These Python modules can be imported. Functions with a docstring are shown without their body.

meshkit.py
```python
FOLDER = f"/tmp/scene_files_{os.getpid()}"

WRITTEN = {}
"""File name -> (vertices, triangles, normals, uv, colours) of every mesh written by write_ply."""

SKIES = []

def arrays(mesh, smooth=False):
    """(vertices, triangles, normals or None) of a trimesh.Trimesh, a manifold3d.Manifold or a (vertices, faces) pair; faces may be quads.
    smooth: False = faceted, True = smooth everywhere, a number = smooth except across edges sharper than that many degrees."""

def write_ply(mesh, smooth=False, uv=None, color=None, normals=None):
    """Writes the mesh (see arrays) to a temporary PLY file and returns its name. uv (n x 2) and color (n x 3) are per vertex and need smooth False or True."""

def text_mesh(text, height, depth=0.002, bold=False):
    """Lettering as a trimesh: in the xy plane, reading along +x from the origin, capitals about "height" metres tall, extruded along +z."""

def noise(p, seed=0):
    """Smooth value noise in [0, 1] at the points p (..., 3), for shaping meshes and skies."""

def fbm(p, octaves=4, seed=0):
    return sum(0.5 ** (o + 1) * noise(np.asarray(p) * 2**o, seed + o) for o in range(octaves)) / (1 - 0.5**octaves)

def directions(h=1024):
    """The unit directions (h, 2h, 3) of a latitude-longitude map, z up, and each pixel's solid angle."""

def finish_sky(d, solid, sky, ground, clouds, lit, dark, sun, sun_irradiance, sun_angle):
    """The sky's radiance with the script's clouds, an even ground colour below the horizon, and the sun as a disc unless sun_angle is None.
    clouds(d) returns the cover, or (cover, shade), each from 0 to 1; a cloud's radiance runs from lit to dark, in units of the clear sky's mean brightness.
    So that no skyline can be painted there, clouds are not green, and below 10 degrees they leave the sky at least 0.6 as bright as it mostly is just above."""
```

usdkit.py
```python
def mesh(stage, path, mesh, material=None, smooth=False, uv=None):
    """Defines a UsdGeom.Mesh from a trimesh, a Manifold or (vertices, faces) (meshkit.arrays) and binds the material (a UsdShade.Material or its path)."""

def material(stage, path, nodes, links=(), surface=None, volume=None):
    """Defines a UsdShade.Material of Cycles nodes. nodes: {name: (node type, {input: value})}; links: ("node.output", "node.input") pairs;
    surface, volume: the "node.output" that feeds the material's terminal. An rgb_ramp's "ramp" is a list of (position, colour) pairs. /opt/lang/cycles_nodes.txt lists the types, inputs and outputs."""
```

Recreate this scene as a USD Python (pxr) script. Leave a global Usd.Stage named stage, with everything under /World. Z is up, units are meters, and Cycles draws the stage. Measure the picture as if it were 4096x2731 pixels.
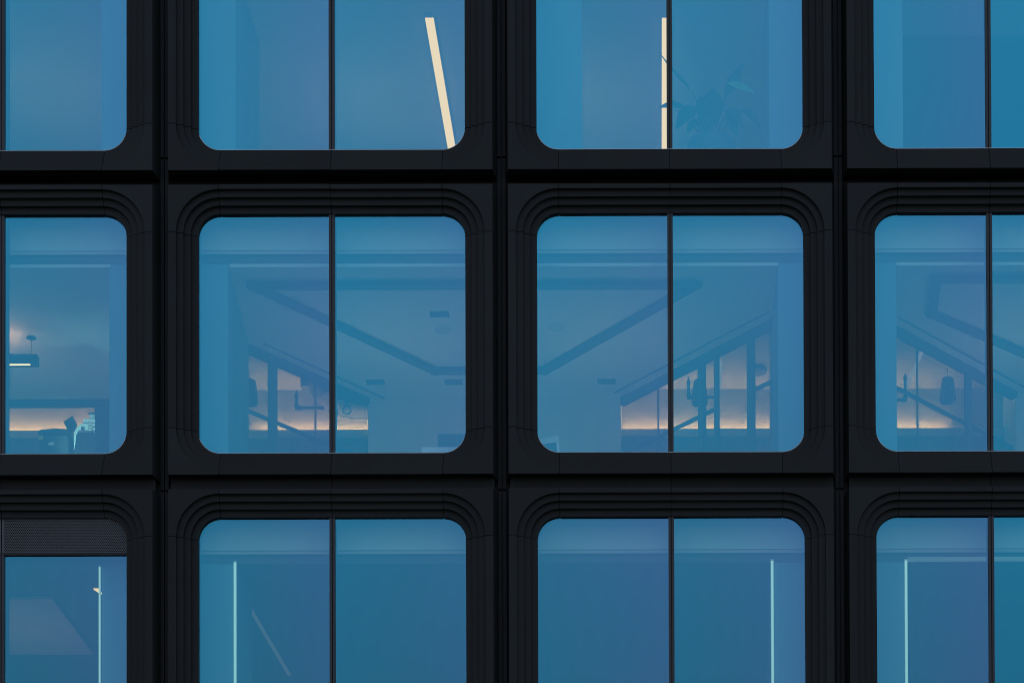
import math, random
import numpy as np, trimesh, manifold3d as m3, usdkit
from shapely.geometry import Polygon, box as sbox
from pxr import Usd, UsdGeom, UsdLux, UsdShade, Gf, Sdf, Vt

rng = random.Random(7)
stage = Usd.Stage.CreateInMemory()
UsdGeom.SetStageUpAxis(stage, UsdGeom.Tokens.z)
UsdGeom.SetStageMetersPerUnit(stage, 1.0)
W = UsdGeom.Xform.Define(stage, '/World')
stage.SetDefaultPrim(W.GetPrim())

# ------------------------------------------------------------------ camera
# a telephoto view from the pavement across the street, the lens shifted up and left to keep the facade square
EYE = (6.312, -28.0, 1.6)
yaw, pitch, roll = -0.002770, 0.015866, 0.004052
cy, sy, cp, sp, cr, sr = (math.cos(yaw), math.sin(yaw), math.cos(pitch), math.sin(pitch), math.cos(roll), math.sin(roll))
RT = (np.array([[cy, -sy, 0], [sy, cy, 0], [0, 0, 1]]) @ np.array([[1, 0, 0], [0, cp, -sp], [0, sp, cp]])
      @ np.array([[cr, 0, sr], [0, 1, 0], [-sr, 0, cr]]))
cam = UsdGeom.Camera.Define(stage, '/World/camera')
right, fwd, up = RT[:, 0], RT[:, 1], RT[:, 2]
M = Gf.Matrix4d(*[float(v) for v in (*right, 0, *up, 0, *(-fwd), 0, *EYE, 1)])
cam.AddTransformOp().Set(M)
cam.CreateHorizontalApertureAttr(36.0)
cam.CreateVerticalApertureAttr(24.0)
cam.CreateFocalLengthAttr(77.877)
cam.CreateHorizontalApertureOffsetAttr(-5.427)
cam.CreateVerticalApertureOffsetAttr(34.511)
cam.CreateClippingRangeAttr(Gf.Vec2f(0.1, 5000))
cam.CreateExposureAttr(2.3)

# ------------------------------------------------------------------ sky and sun: a clear evening, the sun low behind the building
SUN_EL, SUN_ROT = math.radians(4.0), math.radians(-20.0)
sky = UsdLux.DomeLight.Define(stage, '/World/sky')
sky.GetPrim().SetCustomDataByKey('kind', 'structure')
# thin evening overcast over the blue, thicker and darker towards the horizon
SKY = usdkit.material(stage, '/World/Looks/sky', {
    't': ('sky_texture', {'sky_type': 'single_scattering', 'sun_disc': False, 'sun_elevation': SUN_EL, 'sun_rotation': SUN_ROT,
                          'altitude': 50.0, 'air_density': 1.0, 'aerosol_density': 1.0, 'ozone_density': 1.5}),
    'c': ('texture_coordinate', {}), 'z': ('separate_xyz', {}),
    'n': ('noise_texture', {'scale': 1.6, 'detail': 4.0, 'roughness': 0.55}),
    'f': ('map_range', {'from_min': 0.3, 'from_max': 0.7, 'to_min': 0.52, 'to_max': 0.66}),
    'm': ('mix', {'mix_type': 'mix', 'color2': (0.90, 1.05, 1.42)}),
    'e': ('map_range', {'range_type': 'smoothstep', 'from_min': 0.22, 'from_max': 0.58, 'to_min': 0.0, 'to_max': 1.0, 'clamp': True}),
    'k': ('mix', {'mix_type': 'mix', 'color1': (0.60, 0.50, 0.52), 'color2': (1.0, 1.0, 1.0)}),
    'h': ('mix', {'mix_type': 'multiply', 'fac': 1.0}),
    'b': ('background_shader', {'strength': 0.117})},
    [('c.generated', 'n.vector'), ('c.generated', 'z.vector'), ('n.fac', 'f.value'), ('f.result', 'm.fac'), ('t.color', 'm.color1'),
     ('z.z', 'e.value'), ('e.result', 'k.fac'), ('k.color', 'h.color2'), ('m.color', 'h.color1'), ('h.color', 'b.color')], surface='b.background')
UsdShade.MaterialBindingAPI.Apply(sky.GetPrim()).Bind(SKY)
sun = UsdLux.DistantLight.Define(stage, '/World/sun')
sun.CreateAngleAttr(0.5); sun.CreateIntensityAttr(0.5); sun.CreateNormalizeAttr(True)
sun.CreateColorAttr(Gf.Vec3f(1.0, 0.86, 0.7))
sun.AddRotateZOp().Set(-math.degrees(SUN_ROT)); sun.AddRotateXOp().Set(-(90.0 - math.degrees(SUN_EL)))

# ------------------------------------------------------------------ materials
def mat(name, nodes, links, surface): return usdkit.material(stage, '/World/Looks/' + name, nodes, links, surface=surface)

def plain(name, col, rough=0.6, spec=0.3, var=0.1, scale=3.0, bump=0.0):
    lo = tuple(c * (1 - var) for c in col); hi = tuple(c * (1 + var) for c in col)
    n = {'g': ('geometry', {}), 'n': ('noise_texture', {'scale': scale, 'detail': 5.0, 'roughness': 0.6}),
         'r': ('rgb_ramp', {'ramp': [(0.3, lo), (0.7, hi)]}),
         'p': ('principled_bsdf', {'roughness': rough, 'specular_ior_level': spec})}
    l = [('g.position', 'n.vector'), ('n.fac', 'r.fac'), ('r.color', 'p.base_color')]
    if bump:
        n['b'] = ('bump', {'strength': bump, 'distance': 0.002}); l += [('n.fac', 'b.height'), ('b.normal', 'p.normal')]
    return mat(name, n, l, 'p.BSDF')

def metal(name, col, rough):
    # anodised dark cladding: tone differs a little from panel to panel, faint run marks down the faces
    lo = tuple(c * 0.72 for c in col); hi = tuple(c * 1.32 for c in col)
    return mat(name, {
        'g': ('geometry', {}), 'o': ('object_info', {}),
        'mp': ('mapping', {'mapping_type': 'point', 'scale': (9.0, 9.0, 0.5)}),
        'n': ('noise_texture', {'scale': 1.0, 'detail': 4.0, 'roughness': 0.6}),
        'n2': ('noise_texture', {'scale': 0.9, 'detail': 3.0}),
        's': ('math', {'math_type': 'add'}), 's2': ('math', {'math_type': 'multiply_add', 'value2': 0.25}),
        'h': ('math', {'math_type': 'multiply', 'value2': 0.42}),
        'r': ('rgb_ramp', {'ramp': [(0.25, lo), (0.8, hi)]}),
        'rr': ('map_range', {'from_min': 0.3, 'from_max': 0.7, 'to_min': rough - 0.06, 'to_max': rough + 0.08}),
        'p': ('principled_bsdf', {'specular_ior_level': 0.14})},
        [('g.position', 'mp.vector'), ('mp.vector', 'n.vector'), ('g.position', 'n2.vector'), ('n.fac', 's.value1'), ('n2.fac', 's.value2'),
         ('s.value', 'h.value1'), ('o.random', 's2.value1'), ('h.value', 's2.value3'), ('s2.value', 'r.fac'), ('r.color', 'p.base_color'),
         ('n.fac', 'rr.value'), ('rr.result', 'p.roughness')], 'p.BSDF')

def lamp(name, col, strength): return mat(name, {'e': ('emission', {'color': col, 'strength': strength})}, [], 'e.emission')

CLAD = metal('cladding', (0.0112, 0.0133, 0.0133), 0.5)
CLAD2 = metal('cladding_strip', (0.0130, 0.0150, 0.0158), 0.5)
GASKET = plain('gasket', (0.012, 0.013, 0.014), 0.7)
MULL = plain('mullion_metal', (0.026, 0.031, 0.035), 0.5)
LIP_SHINE = plain('lip_shine', (0.5, 0.55, 0.58), 0.4)  # pale tone painted for the sky-lit edge of the dark lip
GRILLE = plain('grille_metal', (0.055, 0.065, 0.07), 0.55)
BLACK = plain('cavity', (0.006, 0.006, 0.007), 0.9, 0.0)
ASPHALT = plain('paving', (0.17, 0.17, 0.172), 0.9, 0.2, 0.2, 2.0)
CEIL = plain('ceiling_paint', (0.80, 0.80, 0.78), 0.8, 0.2, 0.03, 0.6)
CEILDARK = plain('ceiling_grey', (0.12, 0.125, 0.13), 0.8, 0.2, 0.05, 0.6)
CONC = plain('soffit_paint', (0.34, 0.33, 0.32), 0.8, 0.2, 0.06, 0.8)
WALLP = plain('wall_paint', (0.6, 0.59, 0.57), 0.8, 0.2, 0.03, 0.6)
PIER = plain('pier_lining', (0.17, 0.37, 0.47), 0.7, 0.2, 0.06, 0.7)
BOXP = plain('blind_box_paint', (0.6, 0.6, 0.58), 0.7, 0.2, 0.04, 1.0)
FLOOR = plain('carpet', (0.38, 0.37, 0.35), 0.95, 0.1, 0.15, 4.0)
DARK = plain('dark_metal', (0.02, 0.021, 0.023), 0.5)
BLIND = plain('blind_box_white', (0.66, 0.82, 0.82), 0.7, 0.2, 0.04, 1.0)
TRACK = plain('track_metal', (0.085, 0.088, 0.092), 0.5)
SHADE = plain('lamp_shade', (0.035, 0.035, 0.036), 0.6)
GREYP = plain('grey_plastic', (0.07, 0.075, 0.08), 0.5)
WHITEP = plain('white_plastic', (0.86, 0.88, 0.88), 0.5)
YELLOW = plain('yellow_sticker', (0.7, 0.65, 0.12), 0.6)
POT = plain('pot_glaze', (0.10, 0.13, 0.16), 0.4)
SHELF = plain('grey_wall_paint', (0.28, 0.27, 0.29), 0.8, 0.2, 0.05)
SOIL = plain('soil', (0.03, 0.022, 0.016), 0.95)
WARM_CEIL = plain('warm_lit_paint', (0.75, 0.45, 0.45), 0.8, 0.2, 0.03)  # warm lamplight on the ceiling put into pinkish paint
LEAF = mat('leaf', {'g': ('geometry', {}), 'n': ('noise_texture', {'scale': 14.0, 'detail': 3.0}),
                    'r': ('rgb_ramp', {'ramp': [(0.3, (0.03, 0.11, 0.035)), (0.75, (0.06, 0.19, 0.06))]}),
                    'p': ('principled_bsdf', {'roughness': 0.4}), 't': ('translucent_bsdf', {'color': (0.05, 0.2, 0.04)}),
                    'm': ('mix_closure', {'fac': 0.42})},
           [('g.position', 'n.vector'), ('n.fac', 'r.fac'), ('r.color', 'p.base_color'), ('p.BSDF', 'm.closure1'), ('t.BSDF', 'm.closure2')], 'm.closure')
LEAF_SHINE = plain('leaf_shine', (0.12, 0.42, 0.17), 0.4, 0.4, 0.2, 12.0)  # lighter green: the highlight on one leaf put into its colour
WARM = lamp('warm_strip_light', (1.0, 0.61, 0.22), 0.32)
COVE = lamp('warm_cove_light', (1.0, 0.50, 0.16), 8.0)
WARM2 = lamp('warm_lamp', (1.0, 0.66, 0.30), 0.5)
SPOT_ADDED = lamp('added_spot_bulb', (0.5, 1.0, 0.85), 230.0)  # bulb of the added, unseen spot on the white machine
UPL_ADDED = lamp('added_uplighter_bulb', (1.0, 0.93, 0.84), 6.0)  # bulb of the added, unseen uplighters
FAINT = lamp('faint_strip', (1.0, 0.9, 0.7), 0.013)
COOL = lamp('cool_light_line', (0.58, 1.0, 0.86), 0.15)
COOLDIM = lamp('cool_light_bar', (0.55, 0.9, 0.9), 0.03)
RAIL_GLOW = lamp('rail_glow', (1.0, 0.72, 0.5), 0.05)  # faint glow for the soffit rails, which are no lamps

TEAL, MID, VIOLET = (0.08, 0.70, 0.96), (0.125, 0.64, 0.90), (0.215, 0.55, 0.93)
HUE = {7: -0.3, 16: -0.1, 18: 0.02, 19: 0.0, 20: 0.14, 21: 0.1, 22: 0.14, 23: -0.3, 17: 0.08}
def glass(k, x0, x1):
    # coated solar-control glass: a blue mirror whose hue drifts from teal to violet over the pane, half see-through
    return mat('coated_glass_%02d' % k, {
        'sx': ('separate_xyz', {}), 'g': ('geometry', {}),
        'n': ('noise_texture', {'dimensions': '4D', 'w': 1.7 * k, 'scale': 0.35, 'detail': 1.0}),
        'u': ('map_range', {'from_min': x0, 'from_max': x1, 'to_min': 0.0, 'to_max': 1.0}),
        'x': ('math', {'math_type': 'multiply_add', 'value2': 0.42, 'value3': HUE.get(k, 0.0) + 0.06}),
        'nn': ('math', {'math_type': 'multiply', 'value2': 0.34}),
        'a': ('math', {'math_type': 'add', 'use_clamp': True}),
        'r': ('rgb_ramp', {'ramp': [(0.15, TEAL), (0.45, MID), (0.85, VIOLET)]}),
        'gl': ('glossy_bsdf', {'roughness': 0.0, 'distribution': 'ggx'}),
        't': ('transparent_bsdf', {'color': (0.86, 0.98, 0.93)}),
        'm': ('mix_closure', {'fac': 0.43})},
        [('g.position', 'sx.vector'), ('g.position', 'n.vector'), ('sx.x', 'u.value'), ('u.result', 'x.value1'), ('n.fac', 'nn.value1'), ('x.value', 'a.value1'), ('nn.value', 'a.value2'),
         ('a.value', 'r.fac'), ('r.color', 'gl.color'), ('t.BSDF', 'm.closure1'), ('gl.BSDF', 'm.closure2')], 'm.closure')
CLEAR = mat('clear_glass', {'f': ('fresnel', {'IOR': 1.45}), 't': ('transparent_bsdf', {'color': (0.93, 0.96, 0.95)}),
                            'gl': ('glossy_bsdf', {'roughness': 0.0}), 'm': ('mix_closure', {})},
            [('f.fac', 'm.fac'), ('t.BSDF', 'm.closure1'), ('gl.BSDF', 'm.closure2')], 'm.closure')

# ------------------------------------------------------------------ helpers
names, origin = {}, {}
def numbered(parent, name):
    k = names.get((parent, name), 0); names[(parent, name)] = k + 1
    return '%s/%s' % (parent, name) + ('_%03d' % k if k else '')
def custom(p, **kw):
    for k, v in kw.items():
        if v: p.SetCustomDataByKey('category' if k == 'cat' else k, v)
def thing(name, loc, label=None, cat=None, group=None, kind=None):
    path = numbered('/World', name)
    x = UsdGeom.Xform.Define(stage, path); x.AddTranslateOp().Set(Gf.Vec3d(*map(float, loc)))
    origin[path] = np.array(loc, float)
    custom(x.GetPrim(), label=label, cat=cat, group=group, kind=kind)
    return path
def arr(m):
    if isinstance(m, m3.Manifold):
        q = m.to_mesh(); return np.asarray(q.vert_properties[:, :3], float), np.asarray(q.tri_verts)
    if isinstance(m, trimesh.Trimesh): return np.asarray(m.vertices, float), np.asarray(m.faces)
    return np.asarray(m[0], float), np.asarray(m[1])
def obj(name, mesh, material, parent='/World', smooth=False, label=None, cat=None, group=None, kind=None):
    """one Mesh prim; the shape is given in world metres and stored relative to its thing"""
    v, f = arr(mesh)
    root = parent
    while root not in origin and root.count('/') > 1: root = root.rsplit('/', 1)[0]
    v = v - origin.get(root, np.zeros(3))
    path = numbered(parent, name)
    p = usdkit.mesh(stage, path, (v, f), material, smooth).GetPrim()
    custom(p, label=label, cat=cat, group=group, kind=kind)
    return path
def copy(src, loc, label, group=None):
    """a further individual of a thing: an instance that references the first one's parts"""
    base = src.rsplit('/', 1)[1]
    path = numbered('/World', base)
    x = UsdGeom.Xform.Define(stage, path)
    x.GetPrim().GetReferences().AddInternalReference(src)
    x.ClearXformOpOrder(); UsdGeom.XformCommonAPI(x).SetTranslate(Gf.Vec3d(*map(float, loc)))
    x.GetPrim().SetInstanceable(True)
    x.GetPrim().SetCustomDataByKey('label', label)
    return path
def bx(x0, x1, y0, y1, z0, z1):
    b = trimesh.creation.box([x1 - x0, y1 - y0, z1 - z0]); b.apply_translation([(x0 + x1) / 2, (y0 + y1) / 2, (z0 + z1) / 2]); return b
def rbx(x0, x1, y0, y1, z0, z1, r=0.01):
    pts = [(x, y, z) for x in (x0 + r, x1 - r) for y in (y0 + r, y1 - r) for z in (z0 + r, z1 - r)]
    s = m3.Manifold.sphere(r, 12)
    return m3.Manifold.batch_hull([s.translate(p) for p in pts])
def cat_(*ms):
    vs, fs, n = [], [], 0
    for m in ms:
        v, f = arr(m); vs.append(v); fs.append(f + n); n += len(v)
    return np.vstack(vs), np.vstack(fs)
def prism(poly, y0, y1):
    """a shapely polygon in (x, z) pushed from y0 to y1"""
    cs = m3.CrossSection([np.array(poly.exterior.coords)[:-1]] + [np.array(i.coords)[:-1] for i in poly.interiors], m3.FillRule.EvenOdd)
    v, f = arr(cs.extrude(y1 - y0))
    return np.stack([v[:, 0], v[:, 2] + y0, v[:, 1]], 1), f[:, ::-1]
def slab(pts, z0, z1):
    """a polygon in plan (x, y) between two heights"""
    cs = m3.CrossSection([np.array(Polygon(pts).exterior.coords)[:-1]], m3.FillRule.EvenOdd)
    v, f = arr(cs.extrude(z1 - z0)); v[:, 2] += z0
    return v, f
def poly_mesh(pts, faces): return np.array(pts, float), np.array(faces)
def bar(p, q, w, h):
    """a box beam from p to q (centres), w wide sideways, h high"""
    p, q = np.array(p, float), np.array(q, float); d = q - p; L = np.linalg.norm(d); d /= L
    s = np.cross(d, [0, 0, 1.0]); s /= np.linalg.norm(s); u = np.cross(s, d)
    b = trimesh.creation.box([L, w, h]); T = np.eye(4); T[:3, 0], T[:3, 1], T[:3, 2], T[:3, 3] = d, -s, u, (p + q) / 2
    b.apply_transform(T); return b
def tube(pts, r, n=12):
    ms = []
    s = m3.Manifold.sphere(r, n)
    for a, b in zip(pts[:-1], pts[1:]):
        ms.append(m3.Manifold.batch_hull([s.translate([float(c) for c in a]), s.translate([float(c) for c in b])]))
    return m3.Manifold.batch_boolean(ms, m3.OpType.Add)
def lathe(profile, c, n=40):
    m = trimesh.creation.revolve(np.array(profile, float), sections=n); m.apply_translation(c); m.fix_normals(); return m

# ------------------------------------------------------------------ measures of the facade (metres)
PW, PH = 4.3288, 3.9                 # one bay: joint to joint, floor to floor
SILL = [16.7595, 12.8595, 8.9595]    # underside of the three rows of bays
BW, BH = 4.129, 3.712                # front face of a bay
OH, OV, RING, STEP = 0.099, 0.058, 0.086, 0.040
R3 = 0.285
GY = 0.162                            # glass plane
BACK = 0.25                          # plane behind the bays
ROWS, COLS = 3, 6
GAP = (PW - BW) / 2
BWC = [BW - 0.213, BW, BW, BW - 0.481, BW, BW]   # the first and fourth bays are a little narrower; then one more bay at each end
XC = [-GAP - BWC[0] / 2, PW / 2, PW * 1.5, 2 * PW + GAP + BWC[3] / 2]
XC += [XC[0] - BWC[0] / 2 - 2 * GAP - BW / 2, XC[3] + BWC[3] / 2 + 2 * GAP + BW / 2]
xc = lambda c: XC[c]                 # centre of bay c
def rrect(u, z0, z1, r, n=20):
    pts = []
    for cx_, cz, a0 in ((u - r, z1 - r, 0), (-u + r, z1 - r, 90), (-u + r, z0 + r, 180), (u - r, z0 + r, 270)):
        for k in range(n + 1):
            a = math.radians(a0 + 90 * k / n); pts.append((cx_ + r * math.cos(a), cz + r * math.sin(a)))
    return Polygon(pts)
def opening(k, extra=0.0, bw=BW):
    i = k * RING - extra
    return rrect(bw / 2 - OH - i, OV + i, BH - OV - i, R3 + (3 - k) * RING + extra)
ZL, ZH = OV + 3 * RING + R3, BH - OV - 3 * RING - R3
OZ0, OZ1 = OV + 3 * RING, BH - OV - 3 * RING

# ------------------------------------------------------------------ ground
obj('street', slab([(-600, -600), (600, -600), (600, 600), (-600, 600)], -0.3, 0.0), ASPHALT, kind='structure')

# ------------------------------------------------------------------ the building
B = thing('office_building', (PW, 0.3, 0.0), 'dark metal office building with rounded blue glass windows in stepped frames', 'building')

# cladding pieces: four corners, two heads, two sills, two jambs to a bay, stepped back ring by ring
G = 0.0035
big = 9.0
def bay_pieces(bw):
    UC = bw / 2 - OH - 3 * RING - R3     # where the corner arcs start
    cells = {'corner_panel': [(-big, -UC, -big, ZL), (UC, big, -big, ZL), (-big, -UC, ZH, big), (UC, big, ZH, big)],
             'sill_panel': [(-UC, 0, -big, ZL), (0, UC, -big, ZL)], 'head_panel': [(-UC, 0, ZH, big), (0, UC, ZH, big)],
             'jamb_panel': [(-big, -UC, ZL, ZH), (UC, big, ZL, ZH)]}
    outer = sbox(-bw / 2, 0, bw / 2, BH)
    pieces = []
    for nm, cs in cells.items():
        for (a, b, c, d) in cs:
            cell = sbox(a + G, c + G, b - G, d - G).intersection(outer)
            levels = []
            for k in range(4):
                reg = cell.difference(opening(k, 0.0, bw))
                y1 = (k + 1) * STEP if k < 3 else 0.288
                polys = [reg] if reg.geom_type == 'Polygon' else list(reg.geoms)
                for pl in polys:
                    cs_ = m3.CrossSection([np.array(pl.exterior.coords)[:-1]], m3.FillRule.EvenOdd)
                    levels.append(cs_.extrude(y1 - k * STEP + 1e-4).translate((0, 0, k * STEP)))
            v, f = arr(m3.Manifold.batch_boolean(levels, m3.OpType.Add))
            pieces.append((nm, (np.stack([v[:, 0], v[:, 2], v[:, 1]], 1), f[:, ::-1])))
    return pieces
PIECES = [bay_pieces(b) for b in BWC]
# black backing that closes the panel joints a little behind their faces
def backing(bw):
    rings = []
    for k in range(4):
        outer_ = opening(k - 1, 0.0, bw).buffer(0.0071) if k else sbox(-bw / 2 + 0.01, 0.01, bw / 2 - 0.01, BH - 0.01)
        inner = opening(k, 0.0, bw).buffer(0.007)
        a = k * STEP + 0.012
        cs_ = m3.CrossSection([np.array(outer_.exterior.coords)[:-1], np.array(inner.exterior.coords)[:-1]], m3.FillRule.EvenOdd)
        rings.append(cs_.extrude(0.284 - a).translate((0, 0, a)))
    v, f = arr(m3.Manifold.batch_boolean(rings, m3.OpType.Add))
    return np.stack([v[:, 0], v[:, 2], v[:, 1]], 1), f[:, ::-1]
BACKING = [backing(b) for b in BWC]

def shift(mesh, x, y, z):
    v, f = arr(mesh); return v + np.array([x, y, z]), f
def wedge(pts, x0, x1):   # pts in (y, z) pushed along x
    v, f = arr(m3.CrossSection([np.array(pts)], m3.FillRule.EvenOdd).extrude(1.0))
    if len(f) == 0: v, f = arr(m3.CrossSection([np.array(pts[::-1])], m3.FillRule.EvenOdd).extrude(1.0))
    return np.stack([x0 + v[:, 2] * (x1 - x0), v[:, 0], v[:, 1]], 1), f
CH = 0.045
for r in range(ROWS):
    for c in range(COLS):
        X, Z, BW = xc(c), SILL[r], BWC[c]
        OU = BW / 2 - OH - 3 * RING
        for nm, ms in PIECES[c]:
            obj(nm, shift(ms, X, rng.uniform(-0.0025, 0.0025), Z + rng.uniform(-0.001, 0.001)), CLAD, B)
        obj('joint_backing', shift(BACKING[c], X, 0.003, Z), BLACK, B)
        # splayed sides and the sloping top of the bay
        zt = Z + BH
        rise = 0.108 if r < 2 else 0.0
        for s in (-1, 1):
            e = X + s * BW / 2
            pts = [(e, 0.003, Z), (e, BACK, Z), (e + s * CH, BACK, Z), (e, 0.003, zt), (e, BACK, zt), (e + s * CH, BACK, zt + rise * 0.98)]
            fc = [(0, 1, 2), (3, 5, 4), (0, 2, 5), (0, 5, 3), (2, 1, 4), (2, 4, 5), (1, 0, 3), (1, 3, 4)]
            fc = [t if s > 0 else t[::-1] for t in fc]
            obj('reveal_panel', poly_mesh(pts, fc), CLAD, B)
        if r < 2:
            obj('sloping_cap', wedge([(0.002, zt), (BACK, zt), (BACK, zt + rise)], X - BW / 2, X + BW / 2), CLAD, B)
        else:
            for u0, u1 in ((-BW / 2 + 0.012, -G), (G, BW / 2 + 0.008)):
                obj('spandrel_panel', bx(X + u0, X + u1, 0.125, 0.285, zt + 0.012, SILL[r - 1] - 0.003), CLAD, B)
        # glazing
        low = (r == 2 and c == 0)
        top = 11.884 - Z if low else OZ1
        win = obj('window', shift(prism(opening(3, -0.03, BW).buffer(0.06, join_style=1).difference(opening(3, -0.002, BW)), GY - 0.004, GY + 0.03), X, 0, Z), GASKET, B)
        whole = opening(3, 0.02, BW)
        for s, (a, b) in enumerate(((-OU - 0.05, -0.03), (0.03, OU + 0.05))):
            pl = whole.intersection(sbox(a, -1, b, top))
            cs_ = m3.CrossSection([np.array(pl.exterior.coords)[:-1]], m3.FillRule.EvenOdd)
            pane = prism(pl, GY, GY + 0.001)
            v, f = pane; keep = np.all(np.isclose(v[f][:, :, 1], GY), 1); f = f[keep]
            used = np.unique(f); inv = -np.ones(len(v), int); inv[used] = np.arange(len(used))
            obj('pane', shift((v[used], inv[f]), X, 0, Z), glass((r * 4 + c) * 2 + s if c < 4 else 24 + r * 4 + (c - 4) * 2 + s, X + a, X + b), win)
        for s in (-1, 1):
            obj('mullion', bx(X + (-0.036 if s < 0 else 0.005), X + (-0.005 if s < 0 else 0.036), GY - 0.03, GY + 0.02, Z + OZ0 + 0.01, Z + top), MULL, win)
        obj('mullion_fin', bx(X - 0.026, X + 0.026, GY + 0.02, GY + 0.24, Z + OZ0, Z + top), DARK, win)
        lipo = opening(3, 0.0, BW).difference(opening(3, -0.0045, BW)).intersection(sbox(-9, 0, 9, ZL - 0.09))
        obj('sill_bead', shift(prism(lipo, 0.1175, 0.150), X, 0, Z), LIP_SHINE, win)  # pale strip standing for the sky highlight along the lower lip
        if low:
            obj('transom', bx(X - OU, X + OU, GY - 0.03, GY + 0.05, Z + top, Z + top + 0.03), GASKET, win)
            for u0, u1 in ((-OU - 0.01, -0.006), (0.006, OU + 0.01)):
                reg = opening(3, 0.01, BW).intersection(sbox(u0, top + 0.03, u1, 9))
                edge = reg.buffer(-0.012)
                px, pz, rad = 0.0257, 0.0195, 0.0082
                loops = [np.array(reg.exterior.coords)[:-1]]
                zz, j = top + 0.05, 0
                while zz < OZ1:
                    xx = u0 + 0.02 + (px / 2 if j % 2 else 0)
                    while xx < u1:
                        q = [(xx + rad * math.cos(t), zz + rad * math.sin(t)) for t in np.arange(6) * math.pi / 3]
                        if edge.contains(Polygon(q)): loops.append(np.array(q[::-1]))
                        xx += px
                    zz += pz; j += 1
                v, f = arr(m3.CrossSection(loops, m3.FillRule.EvenOdd).extrude(0.004))
                obj('perforated_grille', shift((np.stack([v[:, 0], v[:, 2] + 0.140, v[:, 1]], 1), f[:, ::-1]), X, 0, Z), GRILLE, win)
            obj('grille_cavity', bx(X - OU - 0.05, X + OU + 0.05, 0.285, 0.30, Z + top + 0.025, Z + OZ1 + 0.05), BLACK, win)

# cover strips in the joints between the bays
for xj in (XC[4] - BW / 2 - GAP, XC[0] - BWC[0] / 2 - GAP, 0.0, PW, 2 * PW, XC[3] + BWC[3] / 2 + GAP, XC[5] + BW / 2 + GAP):
    for z0, z1 in ((17.061, 20.62), (12.761, 17.035), (8.75, 12.732)):
        for s in (-1, 1):
            a, b = (xj - 0.0515, xj - 0.008) if s < 0 else (xj + 0.008, xj + 0.0515)
            obj('cover_strip', bx(a, b, BACK, 0.285, z0, z1), CLAD2, B)
# the wall behind, with the window openings
XL, XR = XC[4] - BW / 2 - GAP, XC[5] + BW / 2 + GAP
wallp = sbox(XL, 8.6, XR, 20.6)
for r in range(ROWS):
    for c in range(COLS):
        o = opening(3, 0.11, BWC[c])
        wallp = wallp.difference(Polygon([(x + xc(c), z + SILL[r]) for x, z in o.exterior.coords]))
obj('wall', prism(wallp, 0.29, 0.44), GASKET, B)

# floors, side and back walls
FL = [16.65, 12.75, 8.85]
for z in [20.55] + FL:
    obj('floor_slab', bx(XL, XR, 0.445, 9.0, z - 0.25, z - 0.012), CONC, B)
for z in FL:
    obj('floor_covering', bx(XL, XR, 0.445, 9.0, z - 0.008, z), FLOOR, B)
obj('end_wall', bx(XL - 0.3, XL - 0.002, 0.02, 9.3, 8.3, 20.6), GASKET, B)
obj('end_wall', bx(XR + 0.002, XR + 0.3, 0.02, 9.3, 8.3, 20.6), GASKET, B)
obj('rear_wall', bx(XL, XR, 9.003, 9.3, 8.3, 20.6), WALLP, B)
obj('roof', bx(XL - 0.3, XR + 0.3, 0.02, 9.3, 20.605, 20.8), CONC, B)
obj('lower_wall', bx(XL, XR, 0.30, 9.3, 0.0, 8.595), GASKET, B)

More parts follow.
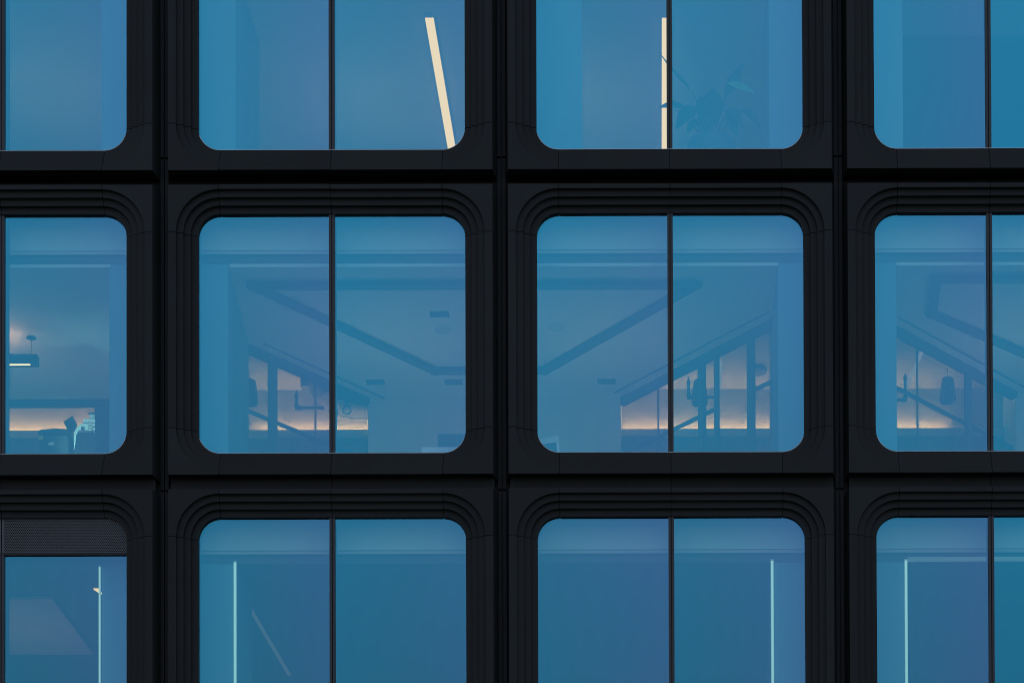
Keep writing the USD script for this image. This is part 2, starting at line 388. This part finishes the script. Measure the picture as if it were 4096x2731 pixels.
# blind boxes above the glass, piers between the rooms
for r in range(ROWS):
    dz = -3.9 * r
    pw = (0.868, 0.767, 0.868)[r]; dp = (2.18, 2.70, 1.62)[r]
    piers = [0.0, 2 * PW]
    for xp in piers:
        if r == 1 and xp == 0.0:
            obj('pier', slab([(-pw, 0.49), (pw, 0.49), (0.625, dp), (-pw, dp)], FL[r] + 0.002, 16.09), PIER, B); continue
        obj('pier', bx(xp - pw, xp + pw, 0.49, dp, FL[r] + 0.002, 19.70 + dz + 0.3), PIER, B)
    a = XL
    for x0, x1 in ((XL, 2 * PW - 0.003), (2 * PW + 0.003, XR)) if r != 1 else ((XL, XR),):
        obj('blind_box', bx(x0, x1, 0.445, 0.485, 19.85 + dz, 20.28 + dz), BLIND, B)
        obj('blind_box_lip', bx(x0, x1, 0.443, 0.455, 19.800 + dz, 19.838 + dz), BOXP, B)
        obj('header', bx(x0, x1, 0.4855, 0.489, 19.692 + dz, 19.85 + dz), TRACK, B)
        obj('blind_pocket', bx(x0, x1, 0.456, 0.4845, 19.800 + dz, 19.8455 + dz), TRACK, B)
    if r == 1:
        for x0, x1 in ((XL, -0.749), (0.789, 7.892), (9.427, XR)):
            obj('ceiling_trim', bx(x0, x1, 0.478, 0.4845, 15.748, 15.789), BLIND, B)
# ------------------------------------------------------------------ upper floor rooms
ZC = [19.691, 15.791, 11.891]
obj('ceiling', slab([(XL, 0.49), (2 * PW, 0.49), (2 * PW, 8.99), (XL, 8.99)], ZC[0], ZC[0] + 0.04), CEIL, B)
obj('ceiling', slab([(2 * PW, 0.49), (XR, 0.49), (XR, 2.05), (2 * PW, 2.05)], ZC[0], ZC[0] + 0.04), CEIL, B)
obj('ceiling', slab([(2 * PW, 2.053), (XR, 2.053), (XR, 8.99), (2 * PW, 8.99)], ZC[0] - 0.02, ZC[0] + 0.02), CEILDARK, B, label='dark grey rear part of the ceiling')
obj('ceiling_trim', bx(2 * PW + 0.87, 2 * PW + 0.885, 2.0, 4.9, ZC[0] - 0.06, ZC[0] - 0.022), BOXP, B)

obj('side_panel', bx(4.45, 5.36, 0.56, 0.60, FL[0] + 0.002, ZC[0] - 0.002), PIER, B)
S = thing('strip_light', (3.275, 1.53, ZC[0]), 'long warm strip light slanting across the ceiling of the upper second window', 'ceiling light', 'warm strip lights on the upper ceilings')
obj('housing', bx(3.213, 3.337, 1.526, 6.6, ZC[0] - 0.05, ZC[0] - 0.001), WHITEP, S)
obj('diffuser', bx(3.218, 3.332, 1.53, 6.59, ZC[0] - 0.060, ZC[0] - 0.0505), WARM, S)
copy(S, (6.463, 1.545, ZC[0]), 'upright-looking warm strip light beside the mullion and plant in the upper third window', 'warm strip lights on the upper ceilings')


# ------------------------------------------------------------------ middle floor rooms
zc = ZC[1]
obj('ceiling', slab([(XL, 0.49), (-0.76, 0.49), (-0.76, 4.5), (XL, 4.5)], zc, zc + 0.04), CEIL, B)
obj('ceiling', slab([(7.89, 0.49), (7.89, 2.007), (5.779, 4.475), (2.055, 4.465), (0.60, 2.70), (0.60, 0.49)], zc, zc + 0.04), CEIL, B)
obj('ceiling', slab([(9.43, 0.49), (XR, 0.49), (XR, 4.32), (11.60, 4.32), (9.43, 2.03)], zc, zc + 0.04), CEIL, B)
# core walls between the glazed partitions
obj('core_wall', bx(2.055, 5.779, 4.48, 5.58, FL[1] + 0.002, 16.398), CEIL, B)
obj('core_wall', bx(11.60, XR, 4.34, 5.58, FL[1] + 0.002, 16.398), CEIL, B)
# rear wall with its cove, below it a darker shelf
obj('cove_wall', bx(XL, XR, 5.60, 5.75, 15.60, 16.398), CONC, B)
obj('cove_shelf', cat_(bx(XL, XR, 5.42, 5.598, 15.60, 15.700), bx(XL, XR, 5.42, 5.435, 15.7002, 15.716)), BOXP, B)
obj('lower_rear_wall', bx(XL, XR, 5.50, 5.75, FL[1] + 0.002, 15.597), SHELF, B)
# glazed partitions on the slant: beam, posts, rail, glass
def partition(p, q, posts, rail, seals, rails=None, lower=0.09):
    p, q = np.array(p), np.array(q); d = (q - p) / np.linalg.norm(q - p)
    n = np.array([-d[1], d[0]]); n = n if n[1] > 0 else -n
    z0 = zc - lower
    a, b = p + n * 0.06, q + n * 0.06
    f = obj('partition_beam', bar((*a, zc - lower / 2 - 0.002), (*b, zc - lower / 2 - 0.002), 0.12, lower), TRACK, B)
    at = lambda x: p + d * ((x - p[0]) / d[0]) + n * 0.06
    for x, w in posts:
        t = at(x); t1, t2 = t - d * w / 2 * 1.0, t + d * w / 2
        obj('post', bar((*t1, (z0 + FL[1]) / 2), (*t2, (z0 + FL[1]) / 2), 0.06, z0 - FL[1] - 0.01), TRACK, f)
    for r0, r1 in rails or [(a[0], b[0])]:
        t0, t1 = at(r0), at(r1)
        obj('rail', bar((*t0, rail), (*t1, rail), 0.04, 0.042), DARK, f)
    for x in seals:
        t = at(x); obj('seal', bar((*(t - d * 0.006), (z0 + FL[1]) / 2), (*(t + d * 0.006), (z0 + FL[1]) / 2), 0.03, z0 - FL[1] - 0.02), GREYP, f)
    c0, c1 = a + n * 0.02, b + n * 0.02
    obj('partition_glass', ([(*c0, FL[1] + 0.01), (*c1, FL[1] + 0.01), (*c1, z0), (*c0, z0)], [(0, 1, 2), (0, 2, 3)]), CLEAR, f)
    # slot in the ceiling in front of the beam
    s0, s1 = p - n * 0.16 + d * 0.1, q - n * 0.16 + d * 0.12
    obj('ceiling_slot', bar((*s0, zc - 0.004), (*s1, zc - 0.004), 0.035, 0.006), TRACK, f)
partition((0.64, 2.741), (2.10, 4.50), [(0.93, 0.13)], 14.87, [1.44])
partition((5.74, 4.52), (7.89, 2.007), [(6.91, 0.11), (7.115, 0.055), (7.575, 0.11)], 14.96, [6.29], [(5.76, 7.11), (7.58, 7.88)])
partition((9.43, 2.03), (11.62, 4.33), [(10.82, 0.11)], 14.96, [9.99])
obj('partition_beam', bx(XL, -0.76, 4.502, 4.60, zc - 0.088, zc + 0.04), TRACK, B)

def cove(x0, x1, label):
    t = thing('cove_light', ((x0 + x1) / 2, 5.58, 15.745), label, 'cove light', 'warm light lines along the rear wall')
    obj('light_line', bx(x0, x1, 5.480, 5.510, 15.716, 15.732), COVE, t)
    obj('profile', bx(x0, x1, 5.475, 5.515, 15.7015, 15.715), WHITEP, t)
cove(XL + 0.1, -0.2, 'warm glowing light line on the rear wall behind the office machines')
cove(0.2, 2.045, 'warm glowing light line on the rear wall behind the second window of the middle row')
cove(5.79, 8.3, 'warm glowing light line on the rear wall behind the third window of the middle row')
cove(9.0, 10.72, 'warm glowing light line that stops short behind the right window of the middle row')

# ceiling fittings
def ring(name, pts, w, label):
    t = thing(name, (*pts[0], zc), label, 'ceiling track')
    n = len(pts) - 1
    for a, b in zip(pts[:-1], pts[1:]):
        a, b = np.array(a), np.array(b); d = (b - a) / np.linalg.norm(b - a)
        obj('rail', bar((*(a - d * w / 2.001), zc - 0.04), (*(b + d * w / 2.001), zc - 0.04 - 0.001), w, 0.055), TRACK, t)
    return t
ring('ceiling_track', [(1.0, 0.99), (6.83, 0.998), (4.70, 3.52), (3.146, 3.52), (1.0, 0.99)], 0.13,
     'dark trapezoid ceiling track spanning the second and third windows of the middle row')
ring('ceiling_track', [(XR - 0.2, 0.85), (9.99, 0.862), (10.06, 1.83), (11.5, 3.01), (12.4, 3.75), (XR - 0.2, 3.75)], 0.13,
     'dark bent ceiling track in the right window of the middle row')
v = thing('air_vent', (3.367, 1.867, zc), 'dark air vent slot above the round ceiling speaker left of the middle pillar', 'air vent', 'slim vents in the middle ceiling')
for k in range(3): obj('slat', bx(3.367 - 0.127, 3.367 + 0.127, 1.867 - 0.075 + k * 0.055, 1.867 - 0.035 + k * 0.055, zc - 0.010, zc - 0.002), GREYP, v)
obj('tray', bx(3.367 - 0.13, 3.367 + 0.13, 1.787, 1.953, zc - 0.002, zc - 0.0005), BLACK, v)
copy(v, (2.23, 3.95, zc), 'dark air vent slot nearest the mullion of the second middle window')
copy(v, (3.366, 3.96, zc), 'dark air vent slot low beside the pillar in the second middle window')
copy(v, (5.586, 3.95, zc), 'dark air vent slot alone in the left pane of the third middle window')
sp_ = thing('ceiling_speaker', (3.37, 2.33, zc), 'faint round ceiling speaker in the second window of the middle row', 'ceiling speaker', 'round speakers in the middle ceiling')
obj('grille', lathe([(0, -0.012), (0.10, -0.012), (0.118, -0.008), (0.12, 0)], (3.37, 2.33, zc)), BOXP, sp_, 30)
obj('rim', lathe([(0.12, -0.001), (0.12, -0.01), (0.135, -0.008), (0.138, -0.001)], (3.37, 2.33, zc)), WHITEP, sp_, 30)
copy(sp_, (4.93, 2.25, zc), 'faint round ceiling speaker in the third window of the middle row')

# pendants behind the partitions
def pendant(x, y, zt, zb, rt, rb, label):
    t = thing('pendant_lamp', (x, y, zb), label, 'pendant lamp', 'tapered dark pendants behind the glass partitions')
    h = zt - zb
    obj('lamp_shade', lathe([(0.0, h), (rt * 0.72, h), (rt * 0.93, h * 0.96), (rt, h * 0.86), (rb * 0.98, h * 0.2), (rb, h * 0.06), (rb * 0.94, 0.0), (rb * 0.88, 0.01), (rt * 0.9, h * 0.84), (0, h * 0.92)], (x, y, zb)), SHADE, t, 40)
    obj('cord', tube([(x, y, zt - 0.01), (x, y, 16.395)], 0.004, 8), DARK, t)
    return t
pd = pendant(6.957, 4.9, 16.224, 15.87, 0.095, 0.125, 'tapered dark pendant lamp behind the post in the third middle window')
copy(pd, (10.67, 4.9, 15.89), 'tapered dark pendant lamp hanging free in the right middle window')
copy(pd, (0.235, 4.9, 15.89), 'dark pendant lamp half hidden by the left pier of the second middle window')
t = thing('dome_lamp', (7.826, 4.9, 16.49), 'small faint dome lamp at the upper right of the third middle window', 'pendant lamp')
obj('lamp_shade', lathe([(0, 0.2), (0.04, 0.2), (0.05, 0.12), (0.11, 0.08), (0.14, 0.03), (0.13, 0.0), (0.08, -0.02), (0, -0.02)], (7.826, 4.9, 16.34)), SHADE, t, 40)
obj('cord', tube([(7.826, 4.9, 16.53), (7.826, 4.9, 16.395)], 0.004, 8), DARK, t)

def pipe_lamp(x, x2, zt, zb, label, y=4.7):
    t = thing('pipe_lamp', (x, y, zb), label, 'pipe lamp', 'black bent pipe lamps')
    obj('pipe', tube([(x2, y, zb), (x, y, zb), (x, y, zt - 0.12)], 0.022), DARK, t, 30)
    obj('elbow', tube([(x + math.copysign(0.05, x2 - x), y, zb), (x, y, zb), (x, y, zb + 0.05)], 0.032), DARK, t, 30)
    obj('bulb', lathe([(0.0, 0.14), (0.006, 0.11), (0.026, 0.055), (0.03, 0.03), (0.022, 0.0), (0, 0)], (x, y, zt - 0.14)), SHADE, t, 30)
pipe_lamp(0.965, 1.36, 16.02, 15.74, 'black bent pipe lamp with candle bulb left of the dark bowl lamp')
pipe_lamp(6.79, 7.16, 16.21, 15.88, 'black bent pipe lamp crossing in front of the tapered shade in the third middle window')
pipe_lamp(10.01, 9.55, 16.26, 15.83, 'black bent pipe lamp pointing up at the left of the right middle window')

t = thing('bowl_lamp', (1.85, 5.0, 15.78), 'big dark stepped bowl lamp behind the mullion of the second middle window', 'hanging lamp')
obj('bowl', lathe([(0, 0), (0.22, 0.0), (0.36, 0.03), (0.42, 0.09), (0.58, 0.10), (0.62, 0.14), (0.72, 0.25), (0.79, 0.38), (0.80, 0.46), (0.74, 0.50), (0, 0.50)], (1.85, 5.0, 15.84), 56), SHADE, t, 25)
obj('mount', bx(1.0, 1.14, 4.85, 4.99, 16.13, 16.396), GREYP, t)
g = thing('glass_globe', (1.53, 4.6, 15.55), 'clear glass globe lamp just left of the mullion under the dark bowl', 'glass globe', 'clear globes under the bowl lamp')
gm = trimesh.creation.icosphere(3, 0.07); gm.apply_translation((1.53, 4.6, 15.62)); obj('globe', gm, CLEAR, g, True)
obj('cap', lathe([(0, 0.0), (0.03, 0.0), (0.03, 0.04), (0, 0.04)], (1.53, 4.6, 15.705)), DARK, g, 30)
copy(g, (1.72, 4.6, 15.59), 'clear glass globe lamp just right of the mullion under the dark bowl')

# added uplighters, unseen below the line of sight, to brighten the ceilings
fl = thing('floor_lamp', (2.6, 2.6, FL[1]), 'added unseen uplighter lamp on the floor under the left half of the ceiling track', 'added lamp', 'added uplighters for the ceilings')
obj('base', lathe([(0, 0), (0.16, 0), (0.16, 0.015), (0.02, 0.03), (0, 0.03)], (2.6, 2.6, FL[1] + 0.001)), DARK, fl, 30)
obj('stem', tube([(2.6, 2.6, FL[1] + 0.03), (2.6, 2.6, FL[1] + 1.1)], 0.014, 10), DARK, fl, 30)
obj('lamp_shade', lathe([(0.0, 0), (0.06, 0.0), (0.17, 0.10), (0.165, 0.10), (0.055, 0.01), (0, 0.01)], (2.6, 2.6, FL[1] + 1.1)), DARK, fl, 30)
obj('bulb', lathe([(0.0, 0.03), (0.10, 0.04), (0.10, 0.05), (0.0, 0.06)], (2.6, 2.6, FL[1] + 1.1)), UPL_ADDED, fl, 30)
copy(fl, (5.6, 2.6, FL[1]), 'added unseen uplighter lamp on the floor under the right half of the ceiling track')
copy(fl, (-2.6, 3.2, FL[1]), 'added unseen uplighter lamp on the floor behind the left middle window')
copy(fl, (11.4, 2.6, FL[1]), 'added unseen uplighter lamp on the floor behind the right middle window')

copy(fl, (2.2, 3.6, FL[0]), 'added unseen uplighter lamp on the floor of the upper second window')
copy(fl, (5.2, 3.6, FL[0]), 'added unseen uplighter lamp on the floor of the upper third window')
copy(fl, (-2.4, 3.2, FL[0]), 'added unseen uplighter lamp on the floor of the upper left window')

copy(fl, (-2.6, 2.7, FL[2]), 'added unseen uplighter lamp on the floor of the lower left window')

# pale rails on the soffit, their lit look made with a faint glow
t = obj('soffit_strip', bar((7.268, 4.64, 16.39), (7.272, 5.59, 16.39), 0.05, 0.012), RAIL_GLOW, label='pale pinkish rail with added glow on the soffit between the posts of the third middle window', cat='light strip')
t = obj('soffit_strip', bar((10.24, 4.10, 16.39), (10.12, 5.59, 16.39), 0.05, 0.012), RAIL_GLOW, label='pale slanting rail with added glow behind the pipe lamp in the right middle window', cat='light strip')

# left middle room: box pendant
t = thing('box_pendant', (-2.7, 2.45, 15.32), 'dark box pendant with a lit edge under a round canopy, left middle window', 'pendant lamp')
obj('canopy', lathe([(0, 0), (0.062, 0.0), (0.066, -0.012), (0.05, -0.02), (0, -0.02)], (-2.361, 2.525, zc - 0.001)), DARK, t, 30)
obj('cord', tube([(-2.365, 2.52, zc - 0.02), (-2.345, 2.515, zc - 0.08), (-2.34, 2.50, 15.5)], 0.006, 8), DARK, t)
obj('lamp_box', cat_(bx(-3.6, -2.225, 2.34, 2.46, 15.345, 15.475)), SHADE, t)
obj('light_edge', rbx(-3.6, -2.32, 2.345, 2.365, 15.325, 15.343, 0.008), WARM2, t)
obj('uplight', bx(-3.55, -2.62, 2.36, 2.44, 15.4755, 15.482), lamp('uplight', (1.0, 0.5, 0.25), 4.0), t)

# left middle room: things by the window
t = thing('floor_box', (-1.78, 1.7, FL[1]), 'dark rounded grey bin with a yellow sticker and a pale handle slot', 'bin')
obj('body', rbx(-1.995, -1.60, 1.6, 1.95, FL[1] + 0.01, 14.045, 0.02), GREYP, t, 30)
lidp = [(-2.0, 14.05), (-1.565, 14.05), (-1.565, 14.085), (-1.61, 14.118), (-1.78, 14.128), (-1.96, 14.112), (-2.0, 14.085)]
obj('lid', prism(Polygon(lidp), 1.59, 1.98), DARK, t)
obj('sticker', bx(-1.985, -1.93, 1.594, 1.599, 13.975, 14.035), YELLOW, t)
obj('handle', bx(-1.86, -1.79, 1.592, 1.599, 13.90, 13.94), WHITEP, t)
t = thing('white_machine', (-1.38, 1.85, FL[1]), 'white stepped office machine with buttons beside the pier in the left middle window', 'office machine')
yb = 1.75
obj('base', bx(-1.56, -1.2, yb, yb + 0.4, FL[1] + 0.01, 14.02), WHITEP, t)
obj('body', prism(Polygon([(-1.56, 14.023), (-1.2, 14.023), (-1.2, 14.26), (-1.46, 14.26), (-1.51, 14.22), (-1.56, 14.14)]), yb, yb + 0.38), WHITEP, t)
obj('step', bx(-1.44, -1.2, yb + 0.02, yb + 0.36, 14.262, 14.33), WHITEP, t)
obj('step', bx(-1.36, -1.2, yb + 0.04, yb + 0.34, 14.332, 14.40), WHITEP, t)
obj('top_tray', bx(-1.37, -1.2, yb + 0.02, yb + 0.36, 14.402, 14.415), DARK, t)
for (a, b, c_, d) in ((-1.37, -1.31, 14.10, 14.23), (-1.46, -1.42, 14.17, 14.205), (-1.53, -1.505, 14.05, 14.10), (-1.30, -1.22, 14.20, 14.21), (-1.47, -1.44, 14.06, 14.11), (-1.26, -1.23, 14.09, 14.10)):
    obj('panel', bx(a, b, yb - 0.012, yb - 0.001, c_, d), GREYP if a < -1.4 or d - c_ < 0.05 else BOXP, t)
t = thing('tilted_screen', (-1.6, 1.72, 14.14), 'small dark screen tilted on its corner left of the white office machine', 'screen')
obj('screen', prism(Polygon([(-1.690, 14.262), (-1.568, 14.345), (-1.508, 14.235), (-1.545, 14.145), (-1.615, 14.125)]), 1.70, 1.735), DARK, t)
obj('arm', tube([(-1.55, 1.74, 14.2), (-1.50, 1.80, 14.18)], 0.012, 8), DARK, t)
t = thing('black_tray', (-1.4, 1.6, FL[1]), 'black sloping tray in front of the white office machine', 'tray')
obj('tray', prism(Polygon([(-1.60, 13.60), (-1.22, 13.60), (-1.225, 13.86), (-1.285, 14.115), (-1.50, 14.115)]), 1.70, 1.735), DARK, t)
obj('stand', bx(-1.55, -1.25, 1.705, 1.73, FL[1] + 0.01, 13.6), DARK, t)
t = thing('cabinet', (-1.06, 1.4, FL[1]), 'tall blue grey cabinet at the right edge of the left middle window', 'cabinet')
obj('body', bx(-1.16, -0.862, 1.3, 1.8, FL[1] + 0.01, 14.14), GREYP, t)
obj('top', prism(Polygon([(-1.164, 14.145), (-0.858, 14.145), (-0.858, 14.34), (-1.164, 14.27)]), 1.29, 1.81), GREYP, t)
obj('cable', tube([(-1.15, 1.285, 14.09), (-1.05, 1.28, 14.07), (-0.95, 1.28, 14.075), (-0.88, 1.285, 14.09)], 0.006, 8), DARK, t)

t = thing('spot_lamp', (-1.52, 1.0, FL[1]), 'added unseen cool spot lamp on a stand aimed up at the white office machine', 'spot lamp')
obj('base', lathe([(0, 0), (0.12, 0), (0.12, 0.02), (0, 0.02)], (-1.52, 1.0, FL[1] + 0.001)), DARK, t, 30)  # unseen spot, added only to brighten the white machine
obj('stem', tube([(-1.52, 1.0, FL[1] + 0.02), (-1.52, 1.0, 13.33)], 0.012, 8), DARK, t, 30)
can = lathe([(0.0, 0.0), (0.06, 0.0), (0.066, 0.005), (0.066, 0.19), (0.06, 0.19), (0.06, 0.012), (0.0, 0.012)], (0, 0, 0), 32)
T = trimesh.geometry.align_vectors([0, 0, 1], np.array([0.14, 0.75, 0.78]) / np.linalg.norm([0.14, 0.75, 0.78])); T[:3, 3] = (-1.52, 1.0, 13.34)
can.apply_transform(T); obj('can', can, DARK, t, 30)
bm = trimesh.creation.icosphere(2, 0.03); bm.apply_translation((0, 0, 0.045)); bm.apply_transform(T); obj('bulb', bm, SPOT_ADDED, t, True)

# middle room: desks and screens by the glass
t = thing('desk', (3.7, 0.9, FL[1]), 'white desk end low in the corner of the second middle window', 'desk')
obj('top', rbx(3.25, 4.15, 0.60, 1.25, 13.37, 13.452, 0.008), WHITEP, t)
for lx in (3.29, 4.07): obj('leg', bx(lx, lx + 0.04, 0.64, 0.68, FL[1], 13.37), WHITEP, t)
t = thing('monitor', (3.7, 0.85, 13.45), 'dark monitor standing on the white desk beside the middle pillar', 'monitor')
obj('screen', rbx(3.445, 3.98, 0.80, 0.83, 13.50, 13.705, 0.006), DARK, t)
obj('stand', bx(3.68, 3.74, 0.835, 0.86, 13.46, 13.64), DARK, t)
obj('foot', bx(3.60, 3.82, 0.76, 0.94, 13.4525, 13.46), DARK, t)
t = thing('white_display', (4.9, 0.62, 13.35), 'white framed display turned askew in the lower left of the third middle window', 'display')
fr = Polygon([(4.70, 13.34), (5.053, 13.34), (5.036, 13.605), (4.70, 13.54)])
inn = Polygon([(4.72, 13.36), (5.02, 13.36), (5.005, 13.515), (4.72, 13.465)])
obj('frame', prism(fr.difference(inn), 0.61, 0.64), WHITEP, t)
obj('screen', prism(inn.buffer(-0.002), 0.622, 0.636), GREYP, t)
obj('stand', bx(4.82, 4.90, 0.641, 0.68, 13.3, 13.48), WHITEP, t)
obj('foot', bx(4.76, 4.96, 0.60, 0.80, 13.29, 13.299), WHITEP, t)

# ------------------------------------------------------------------ lower floor rooms (lights off)
zc3 = ZC[2]
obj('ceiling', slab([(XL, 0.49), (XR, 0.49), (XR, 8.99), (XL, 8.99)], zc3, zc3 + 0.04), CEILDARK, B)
obj('ceiling_raft', slab([(-3.5, 1.61), (-1.814, 1.612), (-1.857, 3.953), (-3.5, 3.94)], zc3 - 0.06, zc3 - 0.02), WARM_CEIL, B)  # lit stretch of the ceiling, its warm light painted in
LB = 'upright cool light lines beside the piers of the lower row'
u = thing('light_line', (0.86, 0.47, FL[2]), 'thin upright pale cyan light line at the left of the second lower window', 'light line', LB)
obj('tube', bx(0.845, 0.871, 0.455, 0.478, FL[2] + 0.05, 11.90), COOL, u)
obj('channel', bx(0.838, 0.878, 0.479, 0.489, FL[2] + 0.02, 11.93), WHITEP, u)
copy(u, (7.80, 0.47, FL[2]), 'thin upright pale cyan light line at the right of the third lower window')
copy(u, (9.53, 0.47, FL[2]), 'thin upright pale cyan light line at the left of the right lower window')
u2 = thing('slim_light_line', (-0.89, 0.47, FL[2]), 'very thin upright pale cyan light line in the left lower window under the grille', 'light line')
obj('tube', bx(-0.897, -0.881, 0.455, 0.478, FL[2] + 0.05, 11.85), COOL, u2)
obj('channel', bx(-0.902, -0.876, 0.479, 0.489, FL[2] + 0.02, 11.88), WHITEP, u2)
t = thing('light_bar', (11.0, 0.47, 11.92), 'soft level light bar near the top of the right lower window', 'light bar')
obj('tube', bx(9.56, XR - 0.2, 0.46, 0.478, 11.905, 11.945), COOLDIM, t)
obj('channel', bx(9.55, XR - 0.19, 0.479, 0.489, 11.89, 11.95), WHITEP, t)
obj('ceiling_light', bar((0.737, 1.72, zc3 - 0.012), (0.787, 5.1, zc3 - 0.012), 0.05, 0.012), FAINT, label='faint slanting strip light on the dark ceiling of the second lower window', cat='ceiling light')
obj('downlight', slab([(-1.195, 1.36), (-1.13, 1.36), (-1.13, 1.60)], zc3 - 0.02, zc3 - 0.005), WARM, label='tiny warm triangle of light beside the thin cyan line in the left lower window', cat='ceiling light')

# ------------------------------------------------------------------ plants in the upper row
def leaf(base, tip, droop, wid, roll_=0.0, n=10, fold=0.25):
    base, tip = np.array(base, float), np.array(tip, float); d = tip - base; L = np.linalg.norm(d)
    ctrl = (base + tip) / 2 + np.array([0, 0, droop])
    side = np.cross(d / L, [math.sin(roll_) * 0.3, -1, math.cos(roll_) * 0.2]); side /= np.linalg.norm(side)
    nrm = np.cross(side, d / L)
    vs, fs = [], []
    for k in range(n + 1):
        s = k / n
        c = (1 - s) ** 2 * base + 2 * s * (1 - s) * ctrl + s * s * tip
        w = wid * (math.sin(math.pi * min(1, s * 0.94 + 0.03)) ** 0.8) * (1 - 0.35 * s)
        vs += [c - side * w + nrm * w * fold, c, c + side * w + nrm * w * fold]
    for k in range(n):
        a = 3 * k
        fs += [(a, a + 1, a + 4), (a, a + 4, a + 3), (a + 1, a + 2, a + 5), (a + 1, a + 5, a + 4)]
    v = np.array(vs); f = np.array(fs)
    return np.vstack([v, v - nrm * 0.0015]), np.vstack([f, f[:, ::-1] + len(v)])
t = thing('potted_plant', (7.05, 0.85, FL[0]), 'leafy green plant in a rounded blue grey pot in the upper third window', 'plant')
obj('pot', lathe([(0, -0.55), (0.2, -0.55), (0.27, -0.5), (0.325, -0.3), (0.335, -0.12), (0.31, -0.03), (0.27, 0.0), (0.25, -0.01), (0.25, -0.05), (0, -0.05)], (7.045, 0.9, 17.6), 48), POT, t, 40)
obj('soil', lathe([(0, 0.0), (0.248, 0.0), (0.248, -0.02), (0, -0.02)], (7.045, 0.9, 17.57)), SOIL, t)
obj('pedestal', bx(6.78, 7.31, 0.64, 1.16, FL[0] + 0.002, 17.05), GREYP, t)
stems = [((7.02, 0.9, 17.58), (7.24, 0.85, 18.12), (7.23, .85, 18.18), (7.47, .8, 18.58), -0.02, 0.085, 0.6),
         ((7.0, 0.9, 17.58), (7.2, 0.84, 18.05), (7.26, .82, 18.34), (7.62, .78, 18.18), 0.03, 0.06, -0.6),
         ((7.03, 0.9, 17.58), (7.06, 0.88, 17.75), (7.06, .86, 17.80), (7.07, .82, 18.26), 0.05, 0.17, 0.0),
         ((7.03, 0.9, 17.58), (7.0, 0.88, 17.75), (6.98, .86, 17.84), (6.90, .82, 18.16), 0.05, 0.12, 0.0),
         ((7.0, 0.9, 17.58), (6.88, 0.87, 17.98), (6.86, .86, 18.02), (6.58, .80, 17.72), 0.12, 0.12, 0.3),
         ((7.05, 0.9, 17.58), (7.24, 0.86, 17.95), (7.22, .85, 17.98), (7.46, .8, 17.72), 0.16, 0.095, 0.2),
         ((7.06, 0.9, 17.58), (7.38, 0.86, 17.95), (7.40, .86, 17.97), (7.70, .8, 17.70), 0.20, 0.06, 0.2),
         ((7.0, 0.9, 17.58), (6.90, 0.86, 17.93), (6.92, .85, 17.98), (6.99, .8, 17.62), 0.05, 0.11, 0.0),
         ((7.02, 0.9, 17.58), (6.80, 0.86, 17.80), (6.88, .86, 17.86), (6.72, .8, 17.66), 0.06, 0.07, 0.2),
         ((7.0, 0.9, 17.58), (6.86, 0.86, 18.10), (6.80, .86, 18.25), (6.36, .84, 18.76), -0.05, 0.02, 0.2),
         ((7.06, 0.9, 17.58), (7.27, 0.86, 17.86), (7.26, .85, 17.92), (7.38, .8, 17.62), 0.08, 0.08, 0.1),
         ((7.0, 0.9, 17.58), (6.76, 0.86, 18.0), (6.70, .85, 18.04), (6.36, .8, 18.0), 0.05, 0.06, 0.1)]
for a, m_, b, tip, dr, wd, ro in stems:
    obj('stem', tube([a, m_, b], 0.006, 6), LEAF, t)
    obj('leaf', leaf(b, tip, dr, wd, ro), LEAF_SHINE if wd == 0.06 and ro < 0 else LEAF, t, True)
t = thing('small_plant', (-2.45, 0.8, FL[0]), 'low green leaf tips above the sill of the upper left window', 'plant')
obj('pot', lathe([(0, -0.3), (0.11, -0.3), (0.15, 0.0), (0.135, 0.0), (0.13, -0.03), (0, -0.03)], (-2.42, 0.9, 17.36), 36), POT, t, 40)
obj('stand', bx(-2.56, -2.28, 0.76, 1.04, FL[0] + 0.002, 17.055), GREYP, t)
for k, (dx, dz_) in enumerate(((-0.14, 0.22), (-0.06, 0.20), (0.03, 0.24), (0.12, 0.20), (0.20, 0.14), (-0.2, 0.12))):
    obj('leaf', leaf((-2.43 + dx * 0.2, 0.9, 17.32), (-2.43 + dx, 0.85, 17.36 + dz_), 0.05, 0.03, 0.2 * k), LEAF, t, True)
